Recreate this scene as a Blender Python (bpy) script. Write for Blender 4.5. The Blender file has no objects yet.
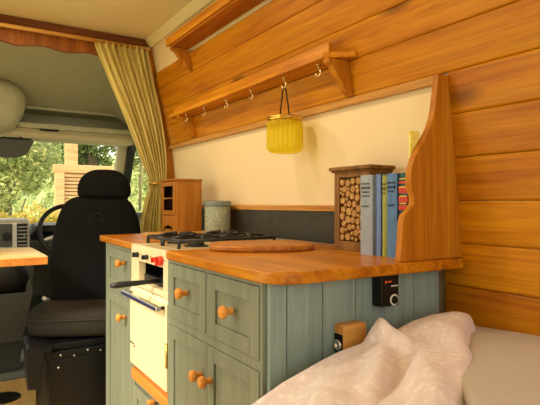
import bpy, math, random
from mathutils import Vector, Matrix, noise
random.seed(7)
C = bpy.context.scene.collection
PI = math.pi
R = math.radians

# ------------------------------------------------------------------ mesh helper
class MB:
    def __init__(s): s.v = []; s.f = []; s.a = []; s.cur = 0.0
    def add(s, vs, fs):
        n = len(s.v); s.v += [Vector(p) for p in vs]
        for f in fs: s.f.append([i + n for i in f]); s.a.append(s.cur)
        return s
    def box(s, x0, x1, y0, y1, z0, z1):
        return s.add([(x0,y0,z0),(x1,y0,z0),(x1,y1,z0),(x0,y1,z0),(x0,y0,z1),(x1,y0,z1),(x1,y1,z1),(x0,y1,z1)],
                     [(0,3,2,1),(4,5,6,7),(0,1,5,4),(1,2,6,5),(2,3,7,6),(3,0,4,7)])
    def prism(s, pts, axis, a, b):
        """polygon pts (2D) extruded along axis from a to b; 2D order: x->(y,z) y->(x,z) z->(x,y)"""
        def m(p, t):
            return {'x': (t,p[0],p[1]), 'y': (p[0],t,p[1]), 'z': (p[0],p[1],t)}[axis]
        n = len(pts)
        return s.add([m(p,a) for p in pts] + [m(p,b) for p in pts],
              [tuple(range(n)), tuple(range(2*n-1, n-1, -1))] + [(i, i+n, (i+1)%n+n, (i+1)%n) for i in range(n)])
    def tube(s, pts, r, n=10, closed=False):
        pts = [Vector(p) for p in pts]; k = len(pts); vs = []; fs = []
        rr = r if isinstance(r, (list, tuple)) else [r]*k
        up = None
        for i, p in enumerate(pts):
            if closed: t = pts[(i+1)%k] - pts[i-1]
            else: t = pts[min(i+1,k-1)] - pts[max(i-1,0)]
            t.normalize()
            if up is None:
                up = Vector((0,0,1)) if abs(t.z) < .9 else Vector((1,0,0))
            u = up - t*up.dot(t); u.normalize(); up = u; w = t.cross(u)
            for j in range(n):
                an = 2*PI*j/n; vs.append(p + (u*math.cos(an) + w*math.sin(an))*rr[i])
        for i in range(k if closed else k-1):
            for j in range(n):
                a = i*n+j; b = i*n+(j+1)%n; i2 = (i+1)%k
                fs.append((a, b, i2*n+(j+1)%n, i2*n+j))
        if not closed:
            fs.append(tuple(range(n-1,-1,-1))); fs.append(tuple(range((k-1)*n, k*n)))
        return s.add(vs, fs)
    def lathe(s, prof, o, axis='z', n=24, sgn=1):
        """prof: (radius, height) list along axis from origin o"""
        vs = []; fs = []; k = len(prof); o = Vector(o)
        for r, h in prof:
            for j in range(n):
                an = 2*PI*j/n; c, d = r*math.cos(an), r*math.sin(an); h2 = h*sgn
                vs.append(o + Vector({'z': (c,d,h2), 'x': (h2,c,d), 'y': (c,h2,d)}[axis]))
        for i in range(k-1):
            for j in range(n):
                fs.append((i*n+j, i*n+(j+1)%n, (i+1)*n+(j+1)%n, (i+1)*n+j))
        if prof[0][0] > 1e-5: fs.append(tuple(range(n-1,-1,-1)))
        if prof[-1][0] > 1e-5: fs.append(tuple(range((k-1)*n, k*n)))
        return s.add(vs, fs)
    def loft(s, secs, n=32, axis='z'):
        """secs: (cx, cy, z, rx, ry, exponent) superellipse sections"""
        vs = []; fs = []
        for cx, cy, z, rx, ry, e in secs:
            for j in range(n):
                an = 2*PI*j/n; c, d = math.cos(an), math.sin(an)
                x = cx + rx*math.copysign(abs(c)**(2/e), c); y = cy + ry*math.copysign(abs(d)**(2/e), d)
                vs.append({'z': (x,y,z), 'x': (z,x,y), 'y': (x,z,y)}[axis])
        for i in range(len(secs)-1):
            for j in range(n):
                fs.append((i*n+j, i*n+(j+1)%n, (i+1)*n+(j+1)%n, (i+1)*n+j))
        fs.append(tuple(range(n-1,-1,-1))); k = len(secs); fs.append(tuple(range((k-1)*n, k*n)))
        return s.add(vs, fs)
    def grid(s, fn, nu, nv, closed_u=False):
        vs = [fn(i/(nu), j/(nv)) for j in range(nv+1) for i in range(nu+1)]
        return s.add(vs, [(j*(nu+1)+i, j*(nu+1)+i+1, (j+1)*(nu+1)+i+1, (j+1)*(nu+1)+i) for j in range(nv) for i in range(nu)])

def wloc(o):
    l = Vector((0,0,0))
    while o is not None: l = l + o.location; o = o.parent
    return l

def obj(name, mb, mat, parent=None, smooth=False, bevel=0, seg=2, base=None, solid=0, sub=0, angle=40):
    me = bpy.data.meshes.new(name)
    if parent is not None: org = wloc(parent)
    elif base is not None: org = Vector(base)
    else: org = Vector((0,0,0))
    me.from_pydata([v - org for v in mb.v], [], mb.f)
    me.validate(); me.update()
    import bmesh
    bm = bmesh.new(); bm.from_mesh(me)
    if not solid: bmesh.ops.recalc_face_normals(bm, faces=bm.faces)
    bm.to_mesh(me); bm.free()
    if any(mb.a) and len(mb.a) == len(me.polygons):
        at = me.attributes.new('pl', 'FLOAT', 'FACE')
        for i, x in enumerate(mb.a): at.data[i].value = x
    o = bpy.data.objects.new(name, me); C.objects.link(o)
    me.materials.append(mat)
    if parent is not None: o.parent = parent
    elif base is not None: o.location = org
    if smooth:
        for p in me.polygons: p.use_smooth = True
    if solid:
        m = o.modifiers.new('s', 'SOLIDIFY'); m.thickness = solid; m.offset = 0
    if bevel:
        m = o.modifiers.new('b', 'BEVEL'); m.width = bevel; m.segments = seg; m.limit_method = 'ANGLE'; m.angle_limit = R(angle)
        if not smooth:
            for p in me.polygons: p.use_smooth = True
        m.harden_normals = True
    if sub:
        m = o.modifiers.new('u', 'SUBSURF'); m.levels = sub; m.render_levels = sub
    return o

def tag(o, label, cat, group=None, kind=None):
    if label: o['label'] = label
    if cat: o['category'] = cat
    if group: o['group'] = group
    if kind: o['kind'] = kind
    return o
def thing(name, loc, label, cat, group=None, kind=None):
    o = bpy.data.objects.new(name, None); C.objects.link(o); o.location = loc; o.empty_display_size = .05
    return tag(o, label, cat, group, kind)
def struct(name, mb, mat, **k):
    o = obj(name, mb, mat, **k); o['kind'] = 'structure'; return o
def copy_tree(o, parent=None):
    c = o.copy(); C.objects.link(c); c.parent = parent
    for ch in list(o.children): copy_tree(ch, c)
    return c

# ------------------------------------------------------------------ materials
def srgb(r, g, b):
    f = lambda c: (c/255/12.92) if c/255 <= .04045 else ((c/255+.055)/1.055)**2.4
    return (f(r), f(g), f(b), 1)
def newmat(name):
    m = bpy.data.materials.new(name); m.use_nodes = True
    nt = m.node_tree; return m, nt, nt.nodes['Principled BSDF']
def ramp(nt, fac, cols):
    r = nt.nodes.new('ShaderNodeValToRGB'); e = r.color_ramp.elements
    while len(e) < len(cols): e.new(.5)
    for i, (p, c) in enumerate(cols): e[i].position = p; e[i].color = c
    nt.links.new(fac, r.inputs[0]); return r.outputs[0]
def coords(nt, scale=(1,1,1), attr=False):
    tc = nt.nodes.new('ShaderNodeTexCoord'); mp = nt.nodes.new('ShaderNodeMapping')
    mp.inputs['Scale'].default_value = scale
    nt.links.new(tc.outputs['Object'], mp.inputs[0])
    if attr:
        at = nt.nodes.new('ShaderNodeAttribute'); at.attribute_name = 'pl'
        cx = nt.nodes.new('ShaderNodeCombineXYZ')
        for i, k in enumerate((3.1, 7.7, 5.3)):
            ml = nt.nodes.new('ShaderNodeMath'); ml.operation = 'MULTIPLY'; ml.inputs[1].default_value = k
            nt.links.new(at.outputs['Fac'], ml.inputs[0]); nt.links.new(ml.outputs[0], cx.inputs[i])
        ad = nt.nodes.new('ShaderNodeVectorMath'); ad.operation = 'ADD'
        nt.links.new(tc.outputs['Object'], ad.inputs[0]); nt.links.new(cx.outputs[0], ad.inputs[1])
        nt.links.new(ad.outputs[0], mp.inputs[0])
    return mp.outputs[0]
def noise_tex(nt, vec, scale, detail=4, rough=.5, dist=0):
    n = nt.nodes.new('ShaderNodeTexNoise'); n.inputs['Scale'].default_value = scale
    n.inputs['Detail'].default_value = detail; n.inputs['Roughness'].default_value = rough
    n.inputs['Distortion'].default_value = dist
    nt.links.new(vec, n.inputs['Vector']); return n.outputs[0]
def mixc(nt, fac, a, b, mode='MIX'):
    m = nt.nodes.new('ShaderNodeMix'); m.data_type = 'RGBA'; m.blend_type = mode
    for s, v in ((m.inputs[0], fac), (m.inputs[6], a), (m.inputs[7], b)):
        if isinstance(v, (int, float, tuple)): s.default_value = v
        else: nt.links.new(v, s)
    return m.outputs[2]
def bump(nt, b, h, strength=.2, dist=.002):
    n = nt.nodes.new('ShaderNodeBump'); n.inputs['Strength'].default_value = strength; n.inputs['Distance'].default_value = dist
    nt.links.new(h, n.inputs['Height']); nt.links.new(n.outputs[0], b.inputs['Normal'])
def plain(name, col, rough=.5, metal=0, var=.08, scale=20, spec=.5, bmp=0):
    m, nt, b = newmat(name)
    v = coords(nt); n = noise_tex(nt, v, scale)
    lo = tuple(c*(1-var) for c in col[:3])+(1,); hi = tuple(min(1,c*(1+var)) for c in col[:3])+(1,)
    nt.links.new(ramp(nt, n, [(.3, lo), (.7, hi)]), b.inputs['Base Color'])
    b.inputs['Roughness'].default_value = rough; b.inputs['Metallic'].default_value = metal
    b.inputs['Specular IOR Level'].default_value = spec
    if bmp: bump(nt, b, n, bmp)
    return m
def wood(name, light, mid, dark, axis='y', rough=.4, scale=1.0, knots=True, attr=False, spec=.28):
    m, nt, b = newmat(name)
    sc = {'x': (1,13,13), 'y': (13,1,13), 'z': (13,13,1)}[axis]
    v = coords(nt, sc, attr)
    n1 = noise_tex(nt, v, 1.6*scale, 6, .62, .8)
    sc2 = {'x': (1,40,40), 'y': (40,1,40), 'z': (40,40,1)}[axis]
    n2 = noise_tex(nt, coords(nt, sc2, attr), 2.5*scale, 3, .6, .3)
    c1 = ramp(nt, n1, [(.28, dark), (.5, mid), (.72, light)])
    c2 = ramp(nt, n2, [(.28, (.66,.56,.46,1)), (.58, (1,1,1,1))])
    c = mixc(nt, .75, c1, c2, 'MULTIPLY')
    if knots:
        sck = {'x': (2.2,5.5,5.5), 'y': (5.5,2.2,5.5), 'z': (5.5,5.5,2.2)}[axis]
        vo = nt.nodes.new('ShaderNodeTexVoronoi'); vo.inputs['Scale'].default_value = .8
        nt.links.new(coords(nt, sck, attr), vo.inputs['Vector'])
        kf = ramp(nt, vo.outputs['Distance'], [(.07, (1,1,1,1)), (.17, (0,0,0,1))])
        c = mixc(nt, kf, c, tuple(x*.35 for x in dark[:3])+(1,))
    if attr:
        at = nt.nodes.new('ShaderNodeAttribute'); at.attribute_name = 'pl'
        fr = nt.nodes.new('ShaderNodeMath'); fr.operation = 'FRACT'; nt.links.new(at.outputs['Fac'], fr.inputs[0])
        tint = ramp(nt, fr.outputs[0], [(0, (.80,.74,.62,1)), (1, (1.0,1.0,1.0,1))])
        c = mixc(nt, 1.0, c, tint, 'MULTIPLY')
    nt.links.new(c, b.inputs['Base Color'])
    b.inputs['Roughness'].default_value = rough; b.inputs['Specular IOR Level'].default_value = spec
    bump(nt, b, n2, .12, .001)
    return m

M = {}
M['pine']  = wood('pine_planks', srgb(226,160,18), srgb(212,139,8), srgb(186,110,4), 'y', .42, attr=True)
M['shelf'] = wood('shelf_oak', srgb(224,158,34), srgb(206,132,18), srgb(168,94,10), 'y', .45)
M['dshelf'] = wood('dark_shelf_oak', srgb(200,128,36), srgb(172,100,24), srgb(130,70,14), 'y', .5)
M['bracket'] = wood('bracket_oak', srgb(204,140,38), srgb(190,120,24), srgb(162,96,16), 'z', .45, knots=False)
M['worktop'] = wood('worktop_oak', srgb(212,146,34), srgb(192,118,18), srgb(140,76,10), 'y', .3, knots=False)
M['chop'] = wood('chopping_board_wood', srgb(204,140,62), srgb(182,114,44), srgb(144,82,28), 'y', .35, knots=False)
M['palewood'] = wood('pale_wood', srgb(236,188,112), srgb(222,166,88), srgb(196,136,62), 'x', .4, knots=False)
M['railwood'] = wood('rail_wood', srgb(226,150,70), srgb(212,132,56), srgb(184,106,40), 'y', .4, knots=False)
M['tablewood'] = wood('table_wood', srgb(248,222,160), srgb(240,204,134), srgb(222,176,100), 'x', .22, knots=False)
M['knob'] = wood('knob_wood', srgb(236,168,80), srgb(222,146,58), srgb(196,118,40), 'x', .35, scale=3, knots=False)
M['header'] = wood('header_wood', srgb(150,92,44), srgb(128,74,36), srgb(98,54,26), 'x', .5, knots=False)
M['fringe'] = wood('live_edge_wood', srgb(188,122,52), srgb(160,94,36), srgb(120,66,24), 'z', .5, knots=False)
M['dbox'] = wood('brown_box_wood', srgb(158,116,58), srgb(134,94,44), srgb(104,70,30), 'z', .45, knots=False)
M['cabwood'] = wood('cabinet_teak', srgb(196,136,52), srgb(174,112,36), srgb(140,84,24), 'z', .4, knots=False)
M['floor'] = wood('floor_laminate', srgb(254,226,160), srgb(250,212,136), srgb(236,186,108), 'y', .35, scale=.8, attr=True)
M['trimwood'] = wood('trim_pine', srgb(216,166,92), srgb(200,144,72), srgb(170,112,50), 'y', .4, knots=False)
M['cream'] = plain('cream_panel', srgb(240,218,176), .55, var=.02, scale=3)
M['ceil'] = plain('ceiling_cream', srgb(240,224,176), .6, var=.02, scale=3)
M['black'] = plain('black_plastic', srgb(11,11,12), .45, var=.1, spec=.3)
M['slate'] = plain('dark_slate_band', srgb(58,58,52), .5, var=.25, scale=30)
M['iron'] = plain('cast_iron', srgb(20,22,24), .4, var=.2, scale=40)
M['enamel'] = plain('cream_enamel', srgb(230,210,168), .22, var=.02, scale=4)
M['ovendark'] = plain('oven_interior', srgb(52,50,46), .6, var=.3, scale=14)
M['chrome'] = plain('chrome', srgb(222,222,225), .12, metal=1, var=.02)
M['navy'] = plain('navy_strip', srgb(40,44,84), .35)
M['red'] = plain('red_knob_plastic', srgb(214,50,28), .35)
M['brass'] = plain('brass', srgb(214,176,84), .3, metal=1, var=.05)
M['white'] = plain('white_print', srgb(235,232,222), .5, var=.02)
M['orangeprint'] = plain('orange_print', srgb(232,96,40), .5, var=.02)
M['greyplastic'] = plain('grey_cab_plastic', srgb(150,150,138), .55, var=.06, scale=60)
M['darkgrey'] = plain('dark_grey_plastic', srgb(64,68,64), .55, var=.1, scale=40)
M['silver'] = plain('silver_trim', srgb(190,188,178), .35, metal=.3)
M['headliner'] = plain('grey_headliner_fabric', srgb(190,188,160), .9, var=.06, scale=25, bmp=.1)
M['cabcream'] = plain('pale_cab_lining', srgb(196,186,150), .7, var=.03)
M['cabfloor'] = plain('grey_cab_floor', srgb(118,122,116), .7, var=.08, scale=30)
M['seatfab'] = plain('charcoal_seat_fabric', srgb(15,15,16), .9, var=.22, scale=120, bmp=.2, spec=.15)
M['seatfab2'] = plain('grey_seat_fabric', srgb(46,42,34), .9, spec=.15, var=.25, scale=150, bmp=.25)
M['emboss'] = plain('embossed_charcoal', srgb(24,24,24), .6, var=.1)
M['greycloth'] = plain('grey_cushion_cloth', srgb(190,182,176), .9, var=.04, scale=180, bmp=.15)
M['mattress'] = plain('mattress_cloth', srgb(196,186,170), .9, var=.04, scale=60)
M['bedwood'] = plain('bed_base_paint', srgb(120,134,120), .6)
M['bodypaint'] = plain('van_body_paint', srgb(210,210,205), .35, var=.02)
M['page'] = plain('book_pages', srgb(226,212,178), .8, var=.06, scale=90)
M['wick'] = plain('dark_wire', srgb(60,44,28), .4, metal=.6)
M['hook'] = plain('brass_plated_hook', srgb(226,206,150), .25, metal=.8, var=.03)
M['tan'] = wood('tan_timber', srgb(230,190,140), srgb(214,170,118), srgb(184,138,92), 'x', .7, knots=False)
M['bark'] = plain('bark', srgb(96,76,56), .9, var=.3, scale=12, bmp=.4)

def paint(name, c0, c1, c2, axis='z', attr=False):
    m, nt, b = newmat(name)
    sc = {'z': (14,14,1.2), 'y': (14,1.2,14)}[axis]
    n = noise_tex(nt, coords(nt, sc, attr), 2.2, 5, .65, .6)
    c = ramp(nt, n, [(.25, c0), (.5, c1), (.78, c2)])
    if attr:
        at = nt.nodes.new('ShaderNodeAttribute'); at.attribute_name = 'pl'
        fr = nt.nodes.new('ShaderNodeMath'); fr.operation = 'FRACT'; nt.links.new(at.outputs['Fac'], fr.inputs[0])
        c = mixc(nt, 1.0, c, ramp(nt, fr.outputs[0], [(0, (.9,.93,.93,1)), (1, (1,1,1,1))]), 'MULTIPLY')
    nt.links.new(c, b.inputs['Base Color']); b.inputs['Roughness'].default_value = .5
    bump(nt, b, n, .1, .001)
    return m
M['sage'] = paint('sage_paint', srgb(106,112,94), srgb(120,125,105), srgb(136,139,118))
M['sageb'] = paint('blue_sage_paint', srgb(122,144,140), srgb(138,158,152), srgb(162,176,166), attr=True)

# painted tin with mottled pattern
def mottled(name, a, b_, scale):
    m, nt, b = newmat(name)
    vo = nt.nodes.new('ShaderNodeTexVoronoi'); vo.inputs['Scale'].default_value = scale
    nt.links.new(coords(nt), vo.inputs['Vector'])
    n = noise_tex(nt, coords(nt), scale*.7, 3)
    f = mixc(nt, .5, vo.outputs['Distance'], n)
    nt.links.new(ramp(nt, f, [(.32, a), (.5, b_)]), b.inputs['Base Color'])
    b.inputs['Roughness'].default_value = .5
    return m
M['tin'] = mottled('patterned_tin', srgb(190,190,160), srgb(146,160,138), 90)
M['tinlid'] = plain('grey_green_lid', srgb(110,124,118), .4)
M['logend'] = mottled('log_slice', srgb(206,164,98), srgb(170,126,66), 60)
M['yellowcard'] = mottled('yellow_pattern', srgb(232,204,60), srgb(250,232,120), 70)

# duvet: dusty pink with a pale scattered floral print
def duvet_mat():
    m, nt, b = newmat('duvet_print')
    v = coords(nt)
    vo = nt.nodes.new('ShaderNodeTexVoronoi'); vo.inputs['Scale'].default_value = 64; vo.feature = 'SMOOTH_F1'
    w = noise_tex(nt, v, 30, 3); nt.links.new(mixc(nt, .06, v, w), vo.inputs['Vector'])
    n = noise_tex(nt, v, 40, 4, .7, .8)
    f = mixc(nt, .6, vo.outputs['Distance'], n)
    nt.links.new(ramp(nt, f, [(.33, srgb(238,230,228)), (.45, srgb(224,210,210)), (.6, srgb(218,202,202))]), b.inputs['Base Color'])
    b.inputs['Roughness'].default_value = .85
    b.inputs['Sheen Weight'].default_value = .2
    bump(nt, b, noise_tex(nt, v, 60, 3), .25, .002)
    return m
M['duvet'] = duvet_mat()
def curtain_mat():
    m, nt, b = newmat('curtain_linen')
    at = nt.nodes.new('ShaderNodeAttribute'); at.attribute_name = 'cu'
    wv = nt.nodes.new('ShaderNodeMath'); wv.operation = 'MULTIPLY'; wv.inputs[1].default_value = 260
    sn = nt.nodes.new('ShaderNodeMath'); sn.operation = 'SINE'
    nt.links.new(at.outputs['Fac'], wv.inputs[0]); nt.links.new(wv.outputs[0], sn.inputs[0])
    c = ramp(nt, sn.outputs[0], [(.2, srgb(248,232,156)), (.95, srgb(224,206,114))])
    nt.links.new(c, b.inputs['Base Color']); b.inputs['Roughness'].default_value = .85
    tr = nt.nodes.new('ShaderNodeBsdfTranslucent'); nt.links.new(c, tr.inputs[0])
    mx = nt.nodes.new('ShaderNodeMixShader'); mx.inputs[0].default_value = .3
    nt.links.new(b.outputs[0], mx.inputs[1]); nt.links.new(tr.outputs[0], mx.inputs[2])
    nt.links.new(mx.outputs[0], nt.nodes['Material Output'].inputs[0])
    return m
M['curtain'] = curtain_mat()
def pane(name, tint=(1,1,1,1), refl=.06):
    m = bpy.data.materials.new(name); m.use_nodes = True; nt = m.node_tree; nt.nodes.clear()
    t = nt.nodes.new('ShaderNodeBsdfTransparent'); t.inputs[0].default_value = tint
    g = nt.nodes.new('ShaderNodeBsdfGlossy'); g.inputs['Roughness'].default_value = .02
    mx = nt.nodes.new('ShaderNodeMixShader'); mx.inputs[0].default_value = refl
    o = nt.nodes.new('ShaderNodeOutputMaterial')
    nt.links.new(t.outputs[0], mx.inputs[1]); nt.links.new(g.outputs[0], mx.inputs[2]); nt.links.new(mx.outputs[0], o.inputs[0])
    return m
M['pane'] = pane('window_pane', (.97,.98,.95,1), .08)
M['cabglass'] = pane('small_cabinet_glass', (.6,.6,.55,1), .15)
def yglass():
    m, nt, b = newmat('yellow_glass')
    b.inputs['Base Color'].default_value = srgb(240,226,62); b.inputs['Roughness'].default_value = .12
    t = nt.nodes.new('ShaderNodeBsdfTranslucent'); t.inputs[0].default_value = srgb(252,242,92)
    t2 = nt.nodes.new('ShaderNodeBsdfTransparent'); t2.inputs[0].default_value = srgb(248,240,132)
    m1 = nt.nodes.new('ShaderNodeMixShader'); m1.inputs[0].default_value = .5
    m2 = nt.nodes.new('ShaderNodeMixShader'); m2.inputs[0].default_value = .66
    nt.links.new(b.outputs[0], m1.inputs[1]); nt.links.new(t.outputs[0], m1.inputs[2])
    nt.links.new(m1.outputs[0], m2.inputs[1]); nt.links.new(t2.outputs[0], m2.inputs[2])
    nt.links.new(m2.outputs[0], nt.nodes['Material Output'].inputs[0])
    return m
M['yglass'] = yglass()
def leafmat(name, a, b_):
    m, nt, b = newmat(name)
    g = nt.nodes.new('ShaderNodeNewGeometry')
    c = ramp(nt, g.outputs['Random Per Island'], [(0, a), (1, b_)])
    nt.links.new(c, b.inputs['Base Color']); b.inputs['Roughness'].default_value = .6
    tr = nt.nodes.new('ShaderNodeBsdfTranslucent'); nt.links.new(c, tr.inputs[0])
    mx = nt.nodes.new('ShaderNodeMixShader'); mx.inputs[0].default_value = .45
    nt.links.new(b.outputs[0], mx.inputs[1]); nt.links.new(tr.outputs[0], mx.inputs[2])
    nt.links.new(mx.outputs[0], nt.nodes['Material Output'].inputs[0])
    return m
M['leaf'] = leafmat('green_leaves', srgb(84,112,44), srgb(218,214,138))
M['leafd'] = leafmat('dark_green_leaves', srgb(62,92,40), srgb(176,186,110))
M['leafy'] = leafmat('yellow_leaves', srgb(214,170,62), srgb(200,196,98))
M['grass'] = mottled('lawn_grass', srgb(150,150,96), srgb(180,174,124), 8)
def glow():
    m = bpy.data.materials.new('lamp_glow'); m.use_nodes = True; nt = m.node_tree
    e = nt.nodes['Principled BSDF']; e.inputs['Emission Color'].default_value = (1,.8,.5,1); e.inputs['Emission Strength'].default_value = 6
    return m
M['glow'] = glow()

# ------------------------------------------------------------------ shell
CEIL = 2.05; YB = 3.05            # YB: plane where the living area ends and the cab begins
def wx(z):                        # inner face of the kitchen-side wall
    return 1.238 - .12*(min(z,1.41)-.9 if z>.9 else 0) - .215*max(0, z-1.41)
def hull(z): return wx(z) + .012

# backing skin, painted cream: frieze and the long panel behind the worktop
b = MB()
pr = [(wx(z)+.004, z) for z in (0,.9,1.41,CEIL)]
b.prism(pr + [(x+.05, z) for x, z in reversed(pr)], 'y', -.95, YB)
struct('wall_right', b, M['cream'])

# tongue-and-groove planks
def plank(b, z0, z1, y0, y1, th=.012):
    g = .0034; b.cur = random.random()+random.randint(1,9)
    x0, x1 = wx(z0), wx(z1)
    p = [(x0+.003, z0+g*.2), (x0-th+.003, z0+g*.3), (x0-th, z0+g+.002), (x1-th, z1-g-.002), (x1-th+.003, z1-g*.3), (x1+.003, z1-g*.2)]
    b.prism(p, 'y', y0, y1); b.cur = 0
b = MB(); SE = [1.415, 1.532, 1.637, 1.756, 1.848]
for i in range(4): plank(b, SE[i], SE[i+1], -.95, YB-.03)
LO = [.22,.34,.46,.58,.70,.818,.939,1.059,1.179,1.299,1.415]
for i in range(len(LO)-1): plank(b, LO[i], LO[i+1], -.95, .925 if LO[i] > .86 else .985)
struct('wall_right_planks', b, M['pine'])
bpy.data.objects['wall_right_planks'].name = 'wall_right.001'

def wallstrip(z0, z1, y0, y1, off, th):
    b = MB(); b.prism([(wx(z0)+.002-off, z0), (wx(z0)-off-th, z0), (wx(z1)-off-th, z1), (wx(z1)+.002-off, z1)], 'y', y0, y1); return b
struct('trim_1', wallstrip(1.389, 1.414, .95, YB-.02, 0, .016), M['trimwood'], bevel=.002)
struct('trim_2', wallstrip(1.022, 1.045, .95, YB-.02, 0, .014), M['trimwood'], bevel=.002)
struct('wall_right_band', wallstrip(.9, 1.022, .95, YB-.02, 0, .008), M['slate']).name = 'wall_right.002'
# B-pillar strip
b = MB(); zs = [.0,.6,.9,1.2,1.42,1.6,1.8,2.0,2.04]
fr = [(wx(z)-.045, z) for z in zs]; bk = [(wx(z)+.01, z) for z in reversed(zs)]
b.prism(fr+bk, 'y', YB-.02, YB+.03); struct('trim_3', b, M['bracket'], bevel=.004)

b = MB(); b.box(-.62, 1.21, -.95, YB, CEIL, CEIL+.05); struct('ceiling', b, M['ceil'])
b = MB(); b.prism([(wx(2.02)+.004,2.0),(wx(2.02)-.008,2.0),(wx(2.04)-.03,CEIL-.006),(wx(2.04)-.03,CEIL),(wx(2.05)+.004,CEIL)], 'y', -.95, YB-.03)
struct('trim_4', b, M['ceil'], bevel=.003)

# floor: laminate, then grey cab floor
b = MB(); y = -.95; row = 0
xs = [-.62 + i*.13 for i in range(15)]
for i, x in enumerate(xs[:-1]):
    y = -.95 - random.random()*.5
    while y < 3.4:
        y2 = y + .9; b.cur = random.random()+random.randint(1,9)
        b.box(x+.0006, min(xs[i+1], 1.2)-.0006, max(y,-.95)+.0006, min(y2,3.4)-.0006, -.02, 0); y = y2
b.cur = 0
struct('floor', b, M['floor'])
b = MB(); b.box(-.75, 1.3, 3.4, 4.75, -.03, -.004); b.box(-.75,1.3,3.4,3.415,-.02,.006); struct('floor_cab', b, M['cabfloor']).name = 'floor.001'
b = MB(); b.box(-.75, 1.33, -.98, 3.4, -.06, -.021); struct('floor_subfloor', b, M['darkgrey']).name = 'floor.002'

# side opposite the kitchen, with the sliding door slid open, and the unseen rear opened wide to add daylight on the bed
XL = -.62
b = MB()
b.box(XL-.04, XL, -.95, 1.0, 0, CEIL); b.box(XL-.04, XL, 2.35, YB, 0, CEIL); b.box(XL-.04, XL, 1.0, 2.35, 1.85, CEIL)
struct('wall_left', b, M['cream'])
b = MB()
b.box(XL, XL+.10, -.99, -.95, 0, CEIL); b.box(1.12, 1.24, -.99, -.95, 0, CEIL); b.box(XL+.10, 1.12, -.99, -.95, 1.93, CEIL); b.box(XL+.10, 1.12, -.99, -.95, 0, .12)
struct('wall_back', b, M['cream'])
for n_, (xa, xb) in (('door_3', (1.25, 1.30)), ('door_4', (-.75, -.70))):
    struct(n_, MB().box(xa, xb, -1.85, -1.0, .1, 1.95), M['bodypaint'], bevel=.01)
b = MB(); b.box(-.74,-.70, 2.4, 3.3, .0, 1.85); struct('door_2', b, M['bodypaint'], bevel=.01)

# ------------------------------------------------------------------ curtain, rod and header between the areas
b = MB()
# header board under the ceiling with a wavy live edge
n = 46; top = []; bot = []
for i in range(n+1):
    x = XL + (1.02-XL)*i/n
    bot.append((x, 1.915 + .008*math.sin(i*.9) + .007*noise.noise(Vector((i*.55,3,0))) ))
top = [(1.02, 2.02), (XL, 2.02)]
b.prism(bot+top, 'y', YB-.01, YB+.02)
struct('trim_5', b, M['fringe'], bevel=.002)
b = MB(); b.box(XL, 1.045, YB-.03, YB+.03, 2.008, CEIL-.001); struct('trim_6', b, M['header'], bevel=.004)

rod = thing('curtain_rod', (XL+.02, YB-.06, 1.984), 'pale wooden curtain rod across the cab opening under the ceiling', 'curtain rod')
obj('rod', MB().tube([(XL+.03, YB-.06, 1.984), (1.03, YB-.06, 1.984)], .011, 12), M['palewood'], rod, smooth=True)
for x in (XL+.05, .3, 1.0):
    obj('rod_bracket', MB().tube([(x, YB-.06, 1.984), (x, YB-.028, 2.012)], .006, 8), M['brass'], rod, smooth=True)

def interp(t, pts):
    for (a, va), (b_, vb) in zip(pts, pts[1:]):
        if t <= b_: 
            k = (t-a)/(b_-a); return va + (vb-va)*k
    return pts[-1][1]
CL = [(0,.70),(.13,.776),(.255,.851),(.36,.910),(.45,.958),(.515,.992),(.56,1.020),(.595,1.036),(.65,1.012),(.715,.988),(.79,.968),(1,.955)]
CR = [(0,1.018),(.13,1.050),(.255,1.090),(.36,1.115),(.45,1.128),(.515,1.130),(.595,1.126),(.65,1.134),(.715,1.144),(.79,1.155),(1,1.165)]
def smoothp(t, pts):
    s = 0
    for d in (-.03,-.015,0,.015,.03): s += interp(max(0,min(1,t+d)), pts)
    return s/5
ZT, ZBm = 1.985, .62
NP = 9
def cur(u, v):
    z = ZT + (ZBm-ZT)*v
    # tie sits at about v=.63
    l, r = smoothp(v, CL), smoothp(v, CR)
    uu = u + .012*math.sin(v*9+u*14)
    amp = .022*min(1, (r-l)/.2+.25)
    ph = uu*NP*2*PI
    x = l + (r-l)*u + .25*amp*math.sin(ph*2+1)
    y = YB-.062 + amp*math.sin(ph) + .006*math.sin(ph*.37+v*5)
    tie = math.exp(-((v-.592)/.03)**2)
    y = y*(1-tie*.3) + (YB-.06)*tie*.3 
    return (x, y, z)
ct = thing('curtain', (1.0, YB-.06, ZBm), 'cream striped curtain gathered by a tie beside the driver seat', 'curtain')
NU, NV = 200, 70
cb = MB().grid(cur, NU, NV)
co = obj('cloth', cb, M['curtain'], ct, smooth=True)
at = co.data.attributes.new('cu', 'FLOAT', 'POINT')
for j in range(NV+1):
    for i in range(NU+1): at.data[j*(NU+1)+i].value = i/NU
m = co.modifiers.new('s','SOLIDIFY'); m.thickness = .0015
tz = ZT+(ZBm-ZT)*.592
b = MB(); b.tube([(1.081+.052*math.cos(a), YB-.062+.036*math.sin(a), tz+.006*math.cos(a)) for a in [2*PI*i/24 for i in range(24)]], .008, 8, closed=True)
obj('tie_back', b, M['brass'], ct, smooth=True)

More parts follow.
